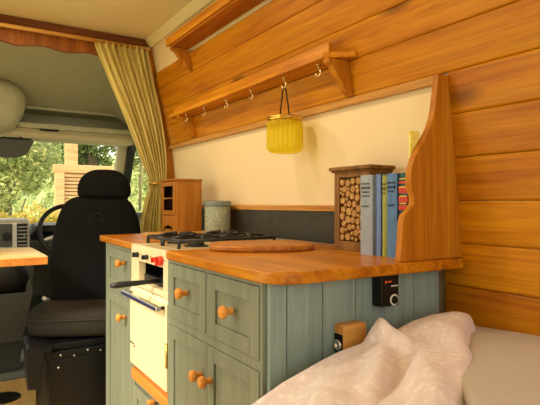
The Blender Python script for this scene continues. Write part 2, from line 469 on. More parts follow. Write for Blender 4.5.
# ------------------------------------------------------------------ cupboards and worktop
XF = .612; YE = .98; Y1, Y2, Y3 = 1.565, 1.965, 2.40; WT = .9; WB = .872
def rawpanel(b, x, y0, y1, z0, z1):
    """framed front with a sunken centre, facing -X, front plane at x"""
    w = .04
    b.box(x, x+.018, y0, y0+w, z0, z1); b.box(x, x+.018, y1-w, y1, z0, z1)
    b.box(x, x+.018, y0+w, y1-w, z0, z0+w); b.box(x, x+.018, y0+w, y1-w, z1-w, z1)
    b.box(x+.006, x+.018, y0+w, y1-w, z0+w, z1-w)
def knob(par, y, z):
    k = MB().lathe([(.008,0),(.009,.004),(.0075,.010),(.010,.017),(.0155,.022),(.0165,.028),(.014,.034),(.007,.0375),(.0,.038)], (XF-.016, y, z), 'x', 20, -1)
    return obj('knob', k, M['knob'], par, smooth=True)
def front(par, kind, y0, y1, z0, z1, ky, kz):
    b = MB(); rawpanel(b, XF-.016, y0, y1, z0, z1)
    d = obj(kind, b, M['sage'], par, bevel=.0015)
    knob(d, ky, kz); return d
cab = thing('kitchen_cabinet', (.9, 1.27, 0), 'sage painted cabinet with two drawers over two doors nearest the bed', 'cabinet')
b = MB()
b.box(XF, XF+.02, YE, Y1-.002, .06, WB); b.box(XF+.02, 1.17, Y1-.022, Y1-.002, .06, WB); b.box(XF+.02, 1.17, YE, Y1, .06, .08); b.box(1.15,1.176,YE,Y1-.002,.06,WB)
b.box(XF+.05, 1.17, YE+.02, Y1-.02, 0, .06)
obj('body', b, M['sage'], cab, bevel=.001)
b = MB(); x = XF-.004; wd = .098
edges = [XF-.004, .656, .760, .864, .968, 1.072, 1.176]
for i in range(6):
    b.cur = random.random()+random.randint(1,9)
    b.box(edges[i]+.001, edges[i+1]-.001, YE-.014, YE, .06, WB)
b.cur = .9; b.box(XF, 1.176, YE-.006, YE+.004, .06, WB); b.cur = 0
obj('end_panel', b, M['sageb'], cab, bevel=.0015)
b = MB(); fa, fb = XF-.0135, XF
b.box(fa, fb, YE, .9905, .06, WB); b.box(fa, fb, 1.5515, Y1-.002, .06, WB)
b.box(fa, fb, .9905, 1.5515, .8635, WB); b.box(fa, fb, .9905, 1.5515, .6695, .6925); b.box(fa, fb, .9905, 1.5515, .06, .0885); b.box(fa, fb, 1.2575, 1.2745, .6925, .8635)
obj('face_frame', b, M['sage'], cab)
front(cab, 'drawer', YE+.012, 1.256, .694, .862, 1.118, .785)
front(cab, 'drawer', 1.276, 1.55, .694, .862, 1.402, .788)
front(cab, 'door', YE+.012, 1.2650, .09, .668, 1.238, .578)
front(cab, 'door', 1.2668, 1.55, .09, .668, 1.300, .577)

XF = .632
cab2 = thing('kitchen_cabinet', (.9, 2.19, 0), 'narrow sage painted cabinet between the cooker and driver seat', 'cabinet')
b = MB(); b.box(XF, XF+.02, Y2+.002, Y3, .06, WB); b.box(XF+.02, 1.17, Y2+.002, Y2+.02, .06, WB); b.box(XF+.02, 1.17, Y3-.02, Y3, .06, WB); b.box(1.16,1.18,Y2+.02,Y3,.06,WB)
b.box(XF+.05, 1.17, Y2+.02, Y3-.02, 0, .06)
obj('body', b, M['sage'], cab2, bevel=.001)
b = MB(); fa, fb = XF-.0135, XF
b.box(fa, fb, Y2+.002, Y2+.0335, .06, WB); b.box(fa, fb, Y3-.0285, Y3, .06, WB)
b.box(fa, fb, Y2+.0335, Y3-.0285, .8565, WB); b.box(fa, fb, Y2+.0335, Y3-.0285, .6615, .6765); b.box(fa, fb, Y2+.0335, Y3-.0285, .06, .0885)
obj('face_frame', b, M['sage'], cab2)
front(cab2, 'drawer', Y2+.035, Y3-.03, .678, .855, 2.10, .806)
front(cab2, 'door', Y2+.035, Y3-.03, .09, .660, 2.09, .586)

# worktop: near piece with rounded corner, far piece
def rounded(pts_r, n=8):
    out = []; k = len(pts_r)
    for i in range(k):
        x, y, r = pts_r[i]; px, py, _ = pts_r[i-1]; qx, qy, _ = pts_r[(i+1)%k]
        if r <= 0: out.append((x,y)); continue
        a = Vector((px-x,py-y)).normalized(); c = Vector((qx-x,qy-y)).normalized()
        s = Vector((x,y))+a*r; e = Vector((x,y))+c*r
        for j in range(n+1):
            t = j/n; p = s*(1-t)**2 + Vector((x,y))*2*t*(1-t) + e*t*t; out.append((p.x,p.y))
    return out
b = MB(); b.prism(rounded([(.585,.915,.09),(1.206,.905,.0),(1.206,Y1+.002,0),(.592,Y1+.002,0)]), 'z', WB, WT)
tag(obj('worktop', b, M['worktop'], bevel=.006, seg=3, base=(.9,1.25,WB)), 'oiled wooden worktop with a rounded corner under the books', 'worktop')
b = MB(); b.prism(rounded([(.605,Y2-.002,0),(1.222,Y2-.002,0),(1.222,2.53,0),(.618,2.53,.02)]), 'z', WB, WT)
tag(obj('worktop', b, M['worktop'], bevel=.005, seg=3, base=(.9,2.25,WB)), 'far piece of wooden worktop beyond the cooker', 'worktop')

XF = .622
# cupboard under the cooker
un = thing('cooker_drawer_unit', (.9, 1.765, 0), 'sage drawer unit with orange wooden rail below the cooker', 'cabinet')
b = MB(); b.box(XF, 1.17, Y1, Y2, .06, .375); obj('body', b, M['sage'], un, bevel=.001)
b = MB(); b.box(XF-.02, 1.17, Y1+.001, Y2-.001, .376, .418); obj('rail', b, M['railwood'], un, bevel=.006, seg=3)
b = MB(); rawpanel(b, XF-.016, Y1+.02, Y2-.02, .09, .355); d = obj('drawer', b, M['sage'], un, bevel=.0015)
b = MB(); b.box(XF-.040, XF-.016, 1.70, 1.722, .30, .372); obj('handle', b, M['railwood'], d, bevel=.005, seg=3)

# ------------------------------------------------------------------ cooker
ck = thing('cooker', (.9, 1.765, .42), 'cream enamel gas cooker with grill opening, red knobs and black pan supports', 'cooker')
CF = .602; ya, yb = Y1+.004, Y2-.004
b = MB()
b.box(CF+.02, 1.15, ya, ya+.012, .42, .894); b.box(CF+.02, 1.15, yb-.012, yb, .42, .894)      # sides
b.box(CF+.02, 1.15, ya, yb, .884, .897)                                                  # top
b.box(CF+.02, 1.15, ya, yb, .42, .432); b.box(1.13,1.15,ya,yb,.43,.89)
b.box(CF, CF+.03, ya, yb, .838, .897)                                              # control panel
b.box(CF, CF+.03, ya, ya+.048, .732, .84); b.box(CF, CF+.03, yb-.085, yb, .732, .84)     # grill jambs
b.box(CF-.002, CF+.03, ya, yb, .742, .762)                                               # ledge
obj('body', b, M['enamel'], ck, bevel=.003)
b = MB(); b.box(CF+.03, 1.1, ya+.012, yb-.012, .754, .760); b.box(CF+.20, CF+.21, ya+.012, yb-.012, .735, .884); b.box(CF+.03,CF+.2,ya+.0125,ya+.016,.735,.884); b.box(CF+.03,CF+.2,yb-.016,yb-.0125,.735,.884); b.box(CF+.03,CF+.2,ya+.016,yb-.016,.86,.884)
obj('grill_cavity', b, M['ovendark'], ck)
b = MB(); b.prism([(CF-.006,.440),(CF+.018,.440),(CF+.018,.738),(CF+.004,.738),(CF-.006,.722)], 'y', ya+.002, yb-.002)
door = obj('oven_door', b, M['enamel'], ck, bevel=.004, seg=3)
b = MB(); b.box(CF-.040, CF-.022, ya+.004, yb+.0, .704, .721); hd = obj('handle', b, M['chrome'], door, bevel=.004, seg=3)
b = MB(); b.box(CF-.0415, CF-.039, ya+.010, yb-.006, .707, .716); obj('handle_inlay', b, M['navy'], hd)
for y in (ya+.02, yb-.03):
    obj('handle_mount', MB().tube([(CF-.026, y, .712), (CF-.002, y, .712)], .006, 10), M['black'], hd, smooth=True)
b = MB(); b.lathe([(.005,0),(.005,.002)], (CF-.006, 1.90, .515), 'x', 12, -1); obj('badge', b, M['red'], door)
b = MB()
for i in range(6): b.box(CF-.0075, CF-.0055, 1.908+i*.008, 1.908+i*.008+.005, .519, .524)
obj('badge_lettering', b, M['darkgrey'], door)
b = MB(); b.tube([(CF-.004, ya+.003, .52), (CF-.004, ya+.003, .60)], .005, 8); obj('hinge', b, M['brass'], door, smooth=True)
for y, c, r in ((1.874,'iron',.010), (1.767,'iron',.009), (1.668,'red',.010), (1.626,'red',.0165)):
    b = MB().lathe([(r*.9,0),(r,.003),(r,.010),(r*.85,.014),(0,.015)], (CF, y, .861), 'x', 20, -1)
    b.box(CF-.024, CF-.012, y-r*.22, y+r*.22, .861-r*.9, .861+r*.9)
    obj('control_knob', b, M[c], ck, bevel=.001)
for y in (1.60, 1.735, 1.785, 1.845, 1.925): obj('dial_mark', MB().box(CF-.001, CF+.001, y, y+.007, .862, .866), M['darkgrey'], ck)
# grill pan with its long handle sticking out
b = MB(); b.box(CF+.02, CF+.19, ya+.055, yb-.095, .768, .773); b.box(CF+.02, CF+.03, ya+.055, yb-.095, .773, .79)
gp = thing('grill_pan', (CF+.05, 1.77, .737), 'black grill pan with long handle poking out of the cooker grill', 'pan')
b.box(CF+.02,CF+.19,ya+.055,ya+.06,.760,.79); b.box(CF+.02,CF+.19,yb-.1,yb-.095,.760,.79)
obj('tray', b, M['iron'], gp, bevel=.002)
obj('handle', MB().tube([(CF+.03,1.70,.784),(CF-.03,1.70,.783),(CF-.08,1.70,.782),(CF-.13,1.70,.781),(CF-.150,1.70,.7805)], [.007,.008,.010,.011,.006], 12), M['iron'], gp, smooth=True)
# hob: burners and pan supports
for (hx, hy) in ((.76,1.705),(.76,1.875),(.95,1.705),(.95,1.875)):
    b = MB().lathe([(.045,0),(.045,.004),(.030,.006),(.030,.014),(.024,.018),(0,.019)], (hx,hy,.897), 'z', 24)
    obj('burner', b, M['iron'], ck, smooth=False, bevel=.001)
for hy0, hy1 in ((1.632, 1.782), (1.794, yb-.01)):
    b = MB(); zt = .931; t = .0065
    loop = [(.665,hy0),(1.05,hy0),(1.05,hy1),(.665,hy1)]
    b.tube([(x,y,zt-.008) for x,y in loop], t, 8, closed=True)
    cy = (hy0+hy1)/2
    for hx in (.76,.95):
        for dx, dy in ((1,0),(-1,0),(0,1),(0,-1)):
            e = (hx+dx*.094, cy+dy*(hy1-hy0)/2)
            b.tube([(hx+dx*.022, cy+dy*.022, zt+.006), (hx+dx*.05, cy+dy*.05, zt+.004), (e[0], e[1], zt-.006)], t, 8)
    for x, y in loop: b.tube([(x,y,zt-.006),(x,y,.896)], t, 8)
    obj('pan_support', b, M['iron'], ck, smooth=True)

# ------------------------------------------------------------------ things on the worktop
# thin pale board next to the hob
b = MB(); b.prism(rounded([(.72,2.06,.05),(1.08,2.0,.03),(1.13,2.46,.05),(.80,2.50,.14)]), 'z', WT, WT+.010)
b2 = tag(obj('serving_board', b, M['palewood'], bevel=.004, base=(.95,2.25,WT)), 'thin pale wooden board lying beyond the hob under the small cabinet', 'board')
# rounded chopping board near
b = MB(); cx, cy = .888, 1.460; pts = []
for i in range(64):
    a = 2*PI*i/64; e = 2.6; c, s = math.cos(a), math.sin(a)
    u = .174*math.copysign(abs(c)**(2/e), c); v = .135*math.copysign(abs(s)**(2/e), s)
    th = R(-25)
    pts.append((cx + u*math.cos(th) - v*math.sin(th), cy + u*math.sin(th) + v*math.cos(th)))
b.prism(pts, 'z', WT, WT+.020)
tag(obj('chopping_board', b, M['chop'], bevel=.008, seg=3, base=(cx,cy,WT)), 'thick rounded wooden chopping board in the middle of the worktop', 'chopping board')

# small cabinet with glass door
sc_ = thing('small_cabinet', (1.06, 2.38, WT+.010), 'small brown wooden cabinet with glazed door standing beside the curtain', 'small cabinet')
x0, x1, y0, y1, z0, z1 = .972, 1.11, 2.42, 2.62, WT+.010, 1.168
b = MB(); t = .01
b.box(x0, x1, y0, y0+t, z0, z1); b.box(x0, x1, y1-t, y1, z0, z1); b.box(x1-t, x1, y0+t, y1-t, z0, z1)
b.box(x0, x1, y0+t, y1-t, z0, z0+t); b.box(x0, x1, y0+t, y1-t, z0+.075, z0+.083)
obj('body', b, M['cabwood'], sc_, bevel=.001)
b = MB(); b.box(x0-.008, x1+.003, y0-.008, y1+.008, z1, z1+.01); obj('top', b, M['cabwood'], sc_, bevel=.003)
b = MB(); dz0, dz1 = z0+.085, z1-.004
b.box(x0-.008, x0-.0005, y0+.004, y0+.034, dz0, dz1); b.box(x0-.008, x0-.0005, y1-.034, y1-.004, dz0, dz1)
b.box(x0-.008, x0-.0005, y0+.034, y1-.034, dz0, dz0+.022); b.box(x0-.008, x0-.0005, y0+.034, y1-.034, dz1-.022, dz1)
b.box(x0-.008, x0-.0005, y0+.034, y1-.034, (dz0+dz1)/2-.003, (dz0+dz1)/2+.003)
dr = obj('door', b, M['cabwood'], sc_, bevel=.001)
obj('glass', MB().box(x0-.005, x0-.003, y0+.034, y1-.034, dz0+.022, dz1-.022), M['cabglass'], dr)
b = MB(); b.box(x0-.006, x0-.0005, y0+.004, y1-.004, z0+.035, z0+.08)
b.prism([(y0+.004,z0),(y0+.03,z0),(y0+.05,z0+.022),(y0+.1,z0+.03),(y1-.05,z0+.022),(y1-.03,z0),(y1-.004,z0),(y1-.004,z0+.036),(y0+.004,z0+.036)], 'x', x0-.006, x0-.0005)
obj('drawer_front', b, M['cabwood'], sc_, bevel=.001)

# storage tin
tn = thing('storage_tin', (1.118, 2.27, WT), 'pale mottled round tin with grey-green lid beside the small cabinet', 'tin')
obj('body', MB().lathe([(.061,0),(.063,.003),(.063,.142)], (1.122,2.26,WT), 'z', 36), M['tin'], tn, smooth=False, bevel=.002)
obj('lid', MB().lathe([(.066,.137),(.067,.140),(.067,.160),(.064,.165),(0,.166)], (1.122,2.26,WT), 'z', 36), M['tinlid'], tn, bevel=.001)
for o in tn.children:
    for p in o.data.polygons: p.use_smooth = True

# log slice box
lb = thing('log_slice_box', (1.13, 1.23, WT), 'brown wooden box faced with round log slices behind the books', 'box')
x0, x1, y0, y1, z1 = 1.085, 1.178, 1.148, 1.318, 1.158
b = MB(); t = .016
b.box(x0, x1, y0, y0+.010, WT, z1); b.box(x0, x1, y1-.010, y1, WT, z1); b.box(x1-.008, x1, y0+.01, y1-.01, WT, z1)
b.box(x0, x0+.012, y0+.010, y0+.024, WT, z1); b.box(x0, x0+.012, y1-.024, y1-.010, WT, z1)
b.box(x0, x0+.012, y0+.024, y1-.024, WT, WT+.03); b.box(x0, x0+.012, y0+.024, y1-.024, z1-.022, z1)
b.box(x0+.02, x0+.028, y0+.01, y1-.01, WT, z1)
obj('body', b, M['dbox'], lb, bevel=.001)
b = MB(); b.prism([(x0-.014,z1),(x1+.004,z1),(x1+.004,z1+.012),(x0-.014,z1+.012)], 'y', y0-.012, y1+.014)
b.box(x0-.008, x1+.002, y0-.006, y1+.008, z1-.006, z1)
obj('lid', b, M['dbox'], lb, bevel=.003)
# slices packed in the front frame
py, pz = y0+.036, WT+.042; sl = []
random.seed(11)
cols = 5; yy0, yy1 = y0+.025, y1-.025; zz0, zz1 = WT+.031, z1-.023
tries = 0
while tries < 20000 and len(sl) < 96:
    tries += 1
    r = random.choice((.0120,.0115,.0105)) if tries < 9000 else random.choice((.008,.006))
    y = random.uniform(yy0+r, yy1-r); z = random.uniform(zz0+r, zz1-r)
    if all((y-a)**2+(z-c)**2 > (r+q)**2*1.0 for a, c, q in sl): sl.append((y,z,r))
for y, z, r in sl:
    obj('log_slice', MB().lathe([(r,-.012),(r,.006),(r*.9,.0075),(0,.0075)], (x0+.008, y, z), 'x', 12, -1), M['logend'], lb)

# books (spines face the aisle, row between box and scroll bracket)
def book(y0, y1, xs, h, depth, col, label, textcol=None, bands=None, zb=WT, lean=0):
    t = thing('book', ((xs+depth/2), (y0+y1)/2, zb), label, 'book', 'books beside the log slice box')
    mat = plain('book_cloth', col, .6, var=.12, scale=40)
    cv = .0025
    b = MB(); n = 8; th = y1-y0
    b.box(xs+.004, xs+depth, y0, y0+cv, zb, zb+h); b.box(xs+.004, xs+depth, y1-cv, y1, zb, zb+h)
    sp = [(xs+.004-.005*math.sin(PI*i/n), y0+th*i/n) for i in range(n+1)]
    b.prism(sp+[(xs+.0065, y1), (xs+.0065, y0)], 'z', zb, zb+h)
    obj('cover', b, mat, t)
    obj('pages', MB().box(xs+.0066, xs+depth-.004, y0+cv, y1-cv, zb+.003, zb+h-.004), M['page'], t)
    if textcol:
        tm = plain('spine_print', textcol, .6)
        b = MB(); z = zb+h*.90
        for k, (w, hh) in enumerate(bands):
            yc = (y0+y1)/2
            b.box(xs-.0022, xs+.001, yc-th*w/2, yc+th*w/2, z-hh, z); z -= hh+.007
        obj('spine_print', b, tm, t)
    return t
book(1.094, 1.146, 1.040, .235, .12, srgb(150,160,172), 'thick grey-blue book beside the log slice box, leftmost of the row', srgb(70,72,84), [(.6,.004),(.7,.006),(.5,.005),(.6,.004),(.0001,.012),(.5,.004)])
book(1.073, 1.092, 1.052, .236, .11, srgb(110,140,200), 'thin bright blue book between the grey-blue and green books', None)
book(1.052, 1.071, 1.056, .232, .105, srgb(160,164,76), 'slim olive green book between blue books', srgb(80,84,40), [(.6,.004),(.6,.008),(.5,.004)])
book(1.012, 1.050, 1.054, .236, .11, srgb(84,126,176), 'broad mid blue book right of the olive one', srgb(30,44,70), [(.7,.005),(.7,.006),(.5,.004),(.0001,.02),(.5,.006)])
tb = book(.974, 1.010, 1.062, .236, .10, srgb(36,92,92), 'dark teal book with red label against the scroll bracket', srgb(196,60,40), [(.9,.006),(.9,.02),(.9,.018),(.9,.014)])
for z in (1.118,1.095,1.070,1.05): obj('gold_line', MB().box(1.0588, 1.061, .979, 1.005, z, z+.003), M['brass'], tb)
# small yellow tag fixed to the inner side of the bracket
b = MB().box(1.038, 1.075, .9465, .952, 1.168, 1.246)
tag(obj('tag', b, M['yellowcard'], bevel=.002, base=(1.05,.95,1.168)), 'yellow patterned tag poking out behind the scroll bracket', 'tag')

# scroll-cut bracket board at the worktop end
prof = [(.968,WT),(.972,.93),(.976,.965),(.978,1.0),(.985,1.022),(1.006,1.035),(1.020,1.050),(1.020,1.068),(1.010,1.090),(1.006,1.112),(1.010,1.140),(1.022,1.170),(1.040,1.196),(1.062,1.225),(1.083,1.256),(1.096,1.286),(1.103,1.315),(1.107,1.345),(1.112,1.372),(1.120,1.390),(1.121,1.405)]
prof = [(x+(.010 if z < 1.39 else .004), z) for x, z in prof]
b = MB(); b.prism(prof+[(wx(1.405)-.002,1.405),(wx(1.2)-.001,1.2),(wx(.9)-.001,WT)], 'y', .926, .946)
tag(obj('scroll_bracket', b, M['bracket'], bevel=.003, seg=2, base=(1.1,.936,WT)), 'tall orange scroll-cut wooden end board holding up the books', 'bracket')

# ------------------------------------------------------------------ wall shelves
def corbel(y0, y1, zt, depth, h):
    """S-profile bracket under a shelf, against the leaning wall"""
    b = MB(); o = .0125
    w = lambda z: wx(z)-o
    f = w(zt)-depth
    p = [(w(zt),zt),(f,zt),(f+.004,zt-h*.14),(f+depth*.25,zt-h*.22),(f+depth*.38,zt-h*.38),(f+depth*.52,zt-h*.55),(f+depth*.74,zt-h*.66),(f+depth*.80,zt-h*.80),(w(zt-h)-depth*.15,zt-h),(w(zt-h),zt-h)]
    b.prism(p, 'y', y0, y1); return b
ls = thing('wall_shelf', (1.12, 2.0, 1.53), 'lower wooden wall shelf with chamfered end and row of cup hooks', 'shelf')
zt = 1.533; XS = 1.048
xw = wx(zt)-.012
b = MB(); b.prism([(XS,1.335),(1.125,1.262),(xw,1.262),(xw,2.72),(XS,2.72)], 'z', zt, zt+.020)
obj('board', b, M['shelf'], ls, bevel=.003)
b = MB(); b.box(XS+.022, XS+.036, 1.330, 2.715, zt+.0205, zt+.057)
obj('front_rail', b, M['shelf'], ls, bevel=.002)
obj('bracket', corbel(1.310, 1.340, zt, .085, .118), M['bracket'], ls, bevel=.003)
obj('bracket', corbel(2.60, 2.63, zt, .085, .118), M['bracket'], ls, bevel=.003)
def hook(y, m):
    b = MB(); x = 1.085
    b.lathe([(.009,0),(.009,-.002),(.003,-.004)], (x,y,zt), 'z', 14)
    pts = [(x,y,zt),(x,y,zt-.010)] + [(x-.0+.0, y-.014*math.sin(a), zt-.027+.014*math.cos(a)) for a in [PI*1.55*i/12 for i in range(13)]]
    b.tube(pts, .0032, 8)
    return obj('cup_hook', b, m, ls, smooth=True)
for y in (2.565,2.337,2.098,1.869,1.619): hook(y, M['hook'])
o_ = hook(1.405, M['hook'])

us = thing('wall_shelf', (1.02, 1.8, 1.86), 'upper wooden wall shelf with front rail close to the ceiling', 'shelf')
zu = 1.862; XU = .972; xw = wx(zu)-.012
b = MB(); b.box(XU, xw, 1.0, 2.52, zu, zu+.018); obj('board', b, M['dshelf'], us, bevel=.002)
b = MB(); b.box(XU-.012, XU, .99, 2.54, zu+.008, zu+.052)
obj('front_rail', b, M['shelf'], us, bevel=.003)
for y in (1.15, 2.50):
    obj('bracket', corbel(y-.014, y+.014, zu, .10, .105), M['bracket'], us, bevel=.003)

# hanging yellow glass jar
jr = thing('glass_jar_lantern', (1.085, 1.619, 1.262), 'ribbed yellow glass jar lantern hanging by wire from a shelf hook', 'lantern')
JX, JY, JZ = 1.085, 1.612, 1.244
b = MB(); n = 192; prof = [(.0,0),(.048,.0),(.060,.005),(.067,.016),(.068,.03),(.068,.104),(.065,.115),(.060,.122),(.062,.130)]
vs = []; fs = []
for k, (r, h) in enumerate(prof):
    for j in range(n):
        a = 2*PI*j/n; rr = r*(1 + (.026*math.cos(a*24) if 3 <= k <= 6 else 0)); vs.append((JX+rr*math.cos(a), JY+rr*math.sin(a), JZ+h))
for k in range(len(prof)-1):
    for j in range(n): fs.append((k*n+j, k*n+(j+1)%n, (k+1)*n+(j+1)%n, (k+1)*n+j))
b.add(vs, fs); obj('glass', b, M['yglass'], jr, smooth=True)
b = MB(); b.lathe([(.062,.1205),(.0665,.122),(.0665,.126),(.063,.128),(.0665,.130),(.0665,.136),(.063,.138)], (JX,JY,JZ), 'z', 40); 
b.tube([(JX+.066*math.cos(a), JY+.066*math.sin(a), JZ+.1245) for a in [2*PI*i/32 for i in range(32)]], .0028, 6, closed=True)
obj('rim', b, M['brass'], jr, smooth=True)
b = MB(); top = zt-.044
b.tube([(JX, JY-.030, JZ+.125),(JX, JY-.024, JZ+.17),(JX, JY-.013, top-.035),(JX, JY-.007, top-.004),(JX,JY+.004,top+.006),(JX, JY+.014, top-.004),(JX, JY+.022, top-.035),(JX, JY+.030, JZ+.17),(JX, JY+.034, JZ+.125)], .0032, 8)
b.tube([(JX, JY-.062, JZ+.1245),(JX, JY+.062, JZ+.1245)], .002, 6)
obj('wire_handle', b, M['wick'], jr, smooth=True)

# ------------------------------------------------------------------ on the end panel
EP = YE-.014
cp = thing('control_panel', (.95, EP, .83), 'black wall controller with white dial ring under the worktop end', 'controller')
obj('case', MB().box(.918, .982, EP-.034, EP, .790, .872), M['black'], cp, bevel=.004, seg=3)
b = MB(); b.tube([(.962+.0125*math.cos(a), EP-.0355, .806+.0125*math.sin(a)) for a in [2*PI*i/28 for i in range(28)]], .0022, 6, closed=True)
obj('dial_ring', b, M['white'], cp, smooth=True)
obj('dial', MB().lathe([(.010,0),(.010,.006),(.008,.008),(0,.008)], (.962, EP-.034, .806), 'y', 20, -1), M['black'], cp)
b = MB(); b.lathe([(.0035,0),(.0035,.001)], (.934, EP-.034, .853), 'y', 12, -1); b.box(.940,.954,EP-.0352,EP-.033,.8515,.8545)
obj('orange_mark', b, M['orangeprint'], cp)
b = MB()
for i in range(5): b.box(.952+i*.005, .952+i*.005+.0034, EP-.0352, EP-.033, .840, .843)
obj('printed_letters', b, M['white'], cp)

so = thing('socket_block', (.835, EP, .70), 'pale wooden block holding a round power socket on the cabinet end', 'socket')
obj('block', MB().box(.795, .868, EP-.035, EP, .64, .760), M['palewood'], so, bevel=.003)
b = MB().box(.7925, .795, EP-.032, EP-.003, .650, .738); pl_ = obj('socket_plate', b, M['black'], so, bevel=.001)
b = MB(); b.lathe([(.008,0),(.0135,0),(.0135,.003),(.0120,.005),(.008,.005),(.007,.001)], (.7925, EP-.0175, .712), 'x', 24, -1)
obj('socket_ring', b, M['chrome'], so, smooth=True)

# ------------------------------------------------------------------ bed
bd = thing('bed', (.3, 0, 0), 'bed platform with pale mattress below the duvet', 'bed')
obj('base', MB().box(XL+.01, 1.222, -.93, .93, .0, .44), M['bedwood'], bd, bevel=.004)
obj('mattress', MB().box(XL+.02, 1.222, -.92, .935, .441, .598), M['mattress'], bd, bevel=.03, seg=4)

b = MB(); b.prism(rounded([(1.222,.905,.03),(1.10,.905,.05),(.52,.36,.12),(.52,-.35,.08),(1.222,-.35,.03)]), 'z', .60, .742)
for v in b.v:
    if v.z > .7: v.z += max(-.03, min(.05, -(v.y-.69)*.12))
cu = tag(obj('cushion', b, M['greycloth'], bevel=.014, seg=5, base=(.9,.2,.6)), 'plain grey cushion beside the duvet against the plank wall', 'cushion')

PP = [(0,.50),(.30,.56),(.45,.625),(.524,.655),(.591,.682),(.696,.712),(.74,.722),(.80,.730),(.86,.738),(.908,.745),(.98,.762),(1.05,.769),(1.12,.768),(1.15,.763),(1.175,.750),(1.187,.738),(1.3,.7)]
def duv(u, v):
    Y = .12 + (.915-.12)*v
    xr = min(1.38*Y, 1.178) + .010*math.sin(Y*23)+.004*math.sin(Y*61)
    xr = min(xr, 1.180)
    X = -.05 + (xr+.05)*u
    s = X/xr*1.187
    z = interp(max(0,s), PP)
    w = max(0, .86-Y)
    # folds running from the far wall side down to the near left
    q = X*.62 - Y*.80
    r_ = X*.80 + Y*.62
    nn = 1.25*noise.noise(Vector((q*5+3, r_*2.2, 1.3)))
    ridge = abs(math.sin(q*15 + 2.2*nn + r_*2.0))
    fade = min(1, w/.10)*min(1, max(0,(xr-X)/.08))
    z += fade*(.034*(ridge-.6)) + fade*.018*nn
    z += fade*.008*math.sin(X*55 - Y*31 + nn*5) + fade*.004*noise.noise(Vector((X*26, Y*20, 5)))
    z -= .05*w
    # pointed corner standing up near the cabinet end
    t = abs(X-.853); sp = max(0, 1-t/.040)*max(0, 1-abs(Y-.865)/.10)
    z += .048*sp
    if Y > .865: z -= ((Y-.865)/.05)**2*.055
    # edge next to the grey cushion curls down
    e = max(0, 1-(xr-X)/.035)
    z -= .035*e*e
    return (X, Y, max(z, .603))
b = MB().grid(duv, 150, 120)
dv = obj('duvet', b, M['duvet'], smooth=True, base=(.6,.5,.6), solid=.006)
tag(dv, 'crumpled dusty pink patterned duvet with one pointed corner', 'duvet')

# ------------------------------------------------------------------ table
tb = thing('table', (-.05, 2.76, 0), 'pale wooden table with orange front edge at the left', 'table')
b = MB(); b.prism(rounded([(-.35,2.44,.02),(.378,2.44,.02),(.380,3.0,.03),(-.35,3.0,.02)]), 'z', .782, .818)
obj('tabletop', b, M['tablewood'], tb, bevel=.003)
b = MB(); b.box(-.345,.374,2.4335,2.441,.784,.816); obj('front_edge', b, M['railwood'], tb, bevel=.002)
obj('leg', MB().tube([(-.15,2.75,.01),(-.15,2.75,.782)], .03, 20), M['chrome'], tb, smooth=True)
obj('foot', MB().lathe([(.11,0),(.11,.008),(.04,.02),(.04,.03)], (-.15,2.75,0), 'z', 32), M['black'], tb)
b = MB().lathe([(.085,0),(.085,.006),(.070,.012),(.02,.014),(0,.014)], (.255,3.10,0), 'z', 32)
tag(obj('floor_socket', b, M['black'], base=(.255,3.10,0)), 'flat black round table mount on the wooden floor', 'mount')

# ------------------------------------------------------------------ driver seat turned to face the living area
SX = .69
st = thing('driver_seat', (SX, 2.72, 0), 'black swivelled driver seat with rounded headrest facing the camera', 'seat')
PV = Vector((.645, 2.745, 0)); SROT = R(-22)
def turn(b):
    c, s_ = math.cos(SROT), math.sin(SROT)
    for v in b.v:
        x, y = v.x, v.y; v.x = PV.x + x*c - y*s_; v.y = PV.y + x*s_ + y*c
    return b
b = MB(); secs = []
for z, w, yc, ry in ((.50,.20,2.83,.05),(.515,.245,2.83,.065),(.56,.265,2.84,.075),(.66,.268,2.85,.075),(.78,.263,2.865,.070),(.88,.252,2.88,.066),(.96,.236,2.895,.062),(1.02,.215,2.905,.058),(1.06,.190,2.91,.052),(1.085,.155,2.915,.042),(1.095,.11,2.917,.028)):
    secs.append((0, yc-2.745, z, w*.92, ry, 3.0))
bk = None
b.loft(secs, 40); turn(b); bk = obj('backrest', b, M['seatfab'], st, smooth=True, sub=1)
b = MB()
secs = [(.030, .17, z, w*.90, ry, 2.6) for z, w, ry in ((1.083,.13,.045),(1.088,.150,.058),(1.10,.158,.064),(1.13,.160,.066),(1.165,.154,.064),(1.195,.138,.058),(1.22,.112,.048),(1.236,.078,.034),(1.242,.04,.018))]
b.loft(secs, 40); turn(b); obj('headrest', b, M['seatfab'], st, smooth=True, sub=1)
# embossed round badge on the backrest
b = MB(); ex, ey, ez, er = 0, .087, .965, .036
b.tube([(ex+er*math.cos(a), ey, ez+er*math.sin(a)) for a in [2*PI*i/32 for i in range(32)]], .0018, 6, closed=True)
for p in ([(-.012,.026),(-.001,.004),(.001,.004),(.012,.026)], [(-.026,.012),(-.012,-.024),(0,-.002),(.012,-.024),(.026,.012)]):
    b.tube([(ex+x, ey, ez+z) for x, z in p], .0016, 6)
turn(b); obj('embossed_badge', b, M['emboss'], bk, smooth=True)
b = MB(); secs = []
for z, rx, ry in ((.405,.24,.20),(.415,.262,.225),(.45,.272,.240),(.49,.272,.242),(.52,.262,.234),(.540,.24,.21),(.548,.19,.16)):
    secs.append((-.03, -.012, z, rx*1.0, ry*.93, 3.6))
b.loft(secs, 48); turn(b); cs = obj('seat_cushion', b, M['seatfab2'], st, smooth=True, sub=1)
b = MB(); b.tube([(-.03+.274*math.copysign(abs(math.cos(a))**.5, math.cos(a)), -.012+.227*math.copysign(abs(math.sin(a))**.5, math.sin(a)), .497) for a in [2*PI*i/64 for i in range(64)]], .003, 6, closed=True)
turn(b); obj('piping', b, M['emboss'], cs, smooth=True)
